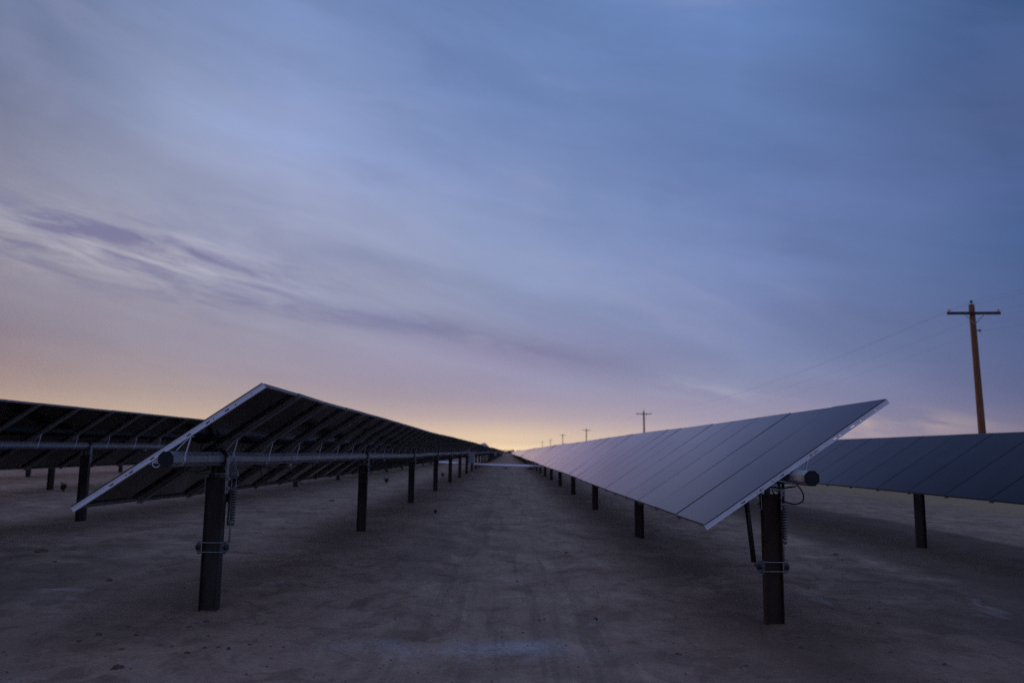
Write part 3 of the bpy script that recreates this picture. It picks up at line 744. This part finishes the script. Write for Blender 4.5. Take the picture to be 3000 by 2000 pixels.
weed(1133, 1414, .30, 'weed', 'dark green weed on the bare ground right of the second left post')
weed(1275, 1503, .13, 'weed', 'small green weed near the third left post in the aisle')
weed(1297, 1396, .32, 'dry_weed', 'yellowish dry weed beside the fourth left post')
weed(1748, 1818, .05, 'dry_weed', 'tiny dry sprig of weed in the right half of the aisle', 14)
weed(185, 1437, .30, 'weed', 'dark weed under the second left row of panels')
def pebbles():
    b = MB(); rng = random.Random(5)
    for i in range(7000):
        y = 5.6 + 14 * rng.random() ** 2.0; x = rng.uniform(-1, 1) * (.75 * y + .5); s = .003 + .010 * rng.random() ** 4
        if noise.noise(Vector((x * .7, y * .6, 2))) < rng.uniform(-.5, .35): continue
        z = ground_z(x, y); vs = []
        for v in ((1,0,0),(-.9,.1,0),(0,1,0),(.1,-.9,0),(0,0,.8),(0,0,-.8)):
            vs.append((x + v[0] * s * rng.uniform(.7, 1.3), y + v[1] * s * rng.uniform(.7, 1.3), z + s * .2 + v[2] * s * rng.uniform(.7, 1.2)))
        b.add(vs, [(0,2,4),(2,1,4),(1,3,4),(3,0,4),(2,0,5),(1,2,5),(3,1,5),(0,3,5)], M['pebble'])
    o = link('pebbles', b.mesh('pebbles')); tag(o, 'scattered small pebbles and crumbs of dirt over the sandy ground', kind='stuff'); o['category'] = 'pebbles'
pebbles()

# ------------------------------------------------------------------ far trees and hills
def tree(x, y, h, w, label, group='trees at the far end of the aisle'):
    r = bpy.data.objects.new('tree', None); COL.objects.link(r); r.location = (x, y, base_z(x)); tag(r, label, 'tree', group)
    rng = random.Random(int(x * 7 + y)); b = MB()
    b.tube([(0, 0, -.3), (.05 * w, 0, h * .3), (0, 0, h * .7)], [.035 * h, .028 * h, .01 * h], 7, M['bark'])
    for k in range(5):
        a = rng.random() * 6.28; b.tube([(0, 0, h * rng.uniform(.2, .4)), (cos(a) * w * .3, sin(a) * w * .3, h * rng.uniform(.5, .8))], [.016 * h, .006 * h], 5, M['bark'])
    link('trunk', b.mesh('trunk'), r); b = MB()
    cl = [(rng.uniform(-.5, .5) * w, rng.uniform(-.4, .4) * w, h * rng.uniform(.35, .9)) for _ in range(16)]
    for c in cl:
        for _ in range(70):
            d = Vector((rng.gauss(0, 1), rng.gauss(0, 1), rng.gauss(0, .8))) * w * .075; q = Vector(c) + d; s = .05 * h * rng.uniform(.6, 1.3)
            u = Vector((rng.uniform(-1, 1), rng.uniform(-1, 1), rng.uniform(-1, 1))).normalized(); v = u.orthogonal().normalized()
            b.add([q + u * s, q + v * s, q - u * s, q - v * s], [(0, 1, 2, 3)], M['foliage'])
    link('crown', b.mesh('crown'), r)
for x, y, h, w, l in ((-2, 700, 3.4, 9, 'low brown tree straight ahead at the far end of the aisle'), (2.8, 660, 3.6, 6, 'brown bushy tree at the aisle end, right of the low one'), (12, 900, 4.6, 5, 'small dark tree on the horizon just above the right row'), (20.5, 880, 3.6, 11, 'wide flat tree on the horizon between the small tree and the poles'), (-7, 760, 3.2, 7, 'dim low tree at the aisle end, beside the left row')):
    tree(x, y, h, w, l)
def hills():
    b = MB(); n = 220; rows = 10
    def hz(a):
        return 45 * exp(-((a + 1.75) / .55) ** 2) + 22 * exp(-((a - 2.8) / 1.9) ** 2) + 10 * exp(-((a + 12) / 6) ** 2) + 9 * exp(-((a - 14) / 6) ** 2) + 3 * noise.noise(Vector((a * .8, 3, 0))) + 1
    vs = []
    for i in range(n + 1):
        a = -45 + 90 * i / n
        for j in range(rows + 1):
            r = 3500 + 100 * j; k = sin(pi * j / rows)
            z = -1 + max(0, hz(a)) * k * (1 + .25 * noise.noise(Vector((a * 1.5, j * .5, 1))))
            vs.append((r * sin(radians(a)), r * cos(radians(a)), z))
    fs = [(i*(rows+1)+j, (i+1)*(rows+1)+j, (i+1)*(rows+1)+j+1, i*(rows+1)+j+1) for i in range(n) for j in range(rows)]
    b.add(vs, fs, M['hill'], True); o = link('hills', b.mesh('hills')); tag(o, kind='structure')
hills()

# ------------------------------------------------------------------ far air
def haze():
    b = MB(); b.box((-4700, -3050, -12), (4700, 4700, 62), None); me = b.mesh('haze'); me.materials.clear()
    m = bpy.data.materials.new('haze_air'); m.use_nodes = True; nt = m.node_tree; nt.nodes.clear()
    v = nt.nodes.new('ShaderNodeVolumePrincipled'); v.inputs['Color'].default_value = (.98, .96, .96, 1)
    v.inputs['Density'].default_value = .00011; v.inputs['Anisotropy'].default_value = .8
    o = nt.nodes.new('ShaderNodeOutputMaterial'); nt.links.new(v.outputs[0], o.inputs['Volume']); me.materials.append(m)
    o = link('haze', me); tag(o, kind='stuff')
haze()
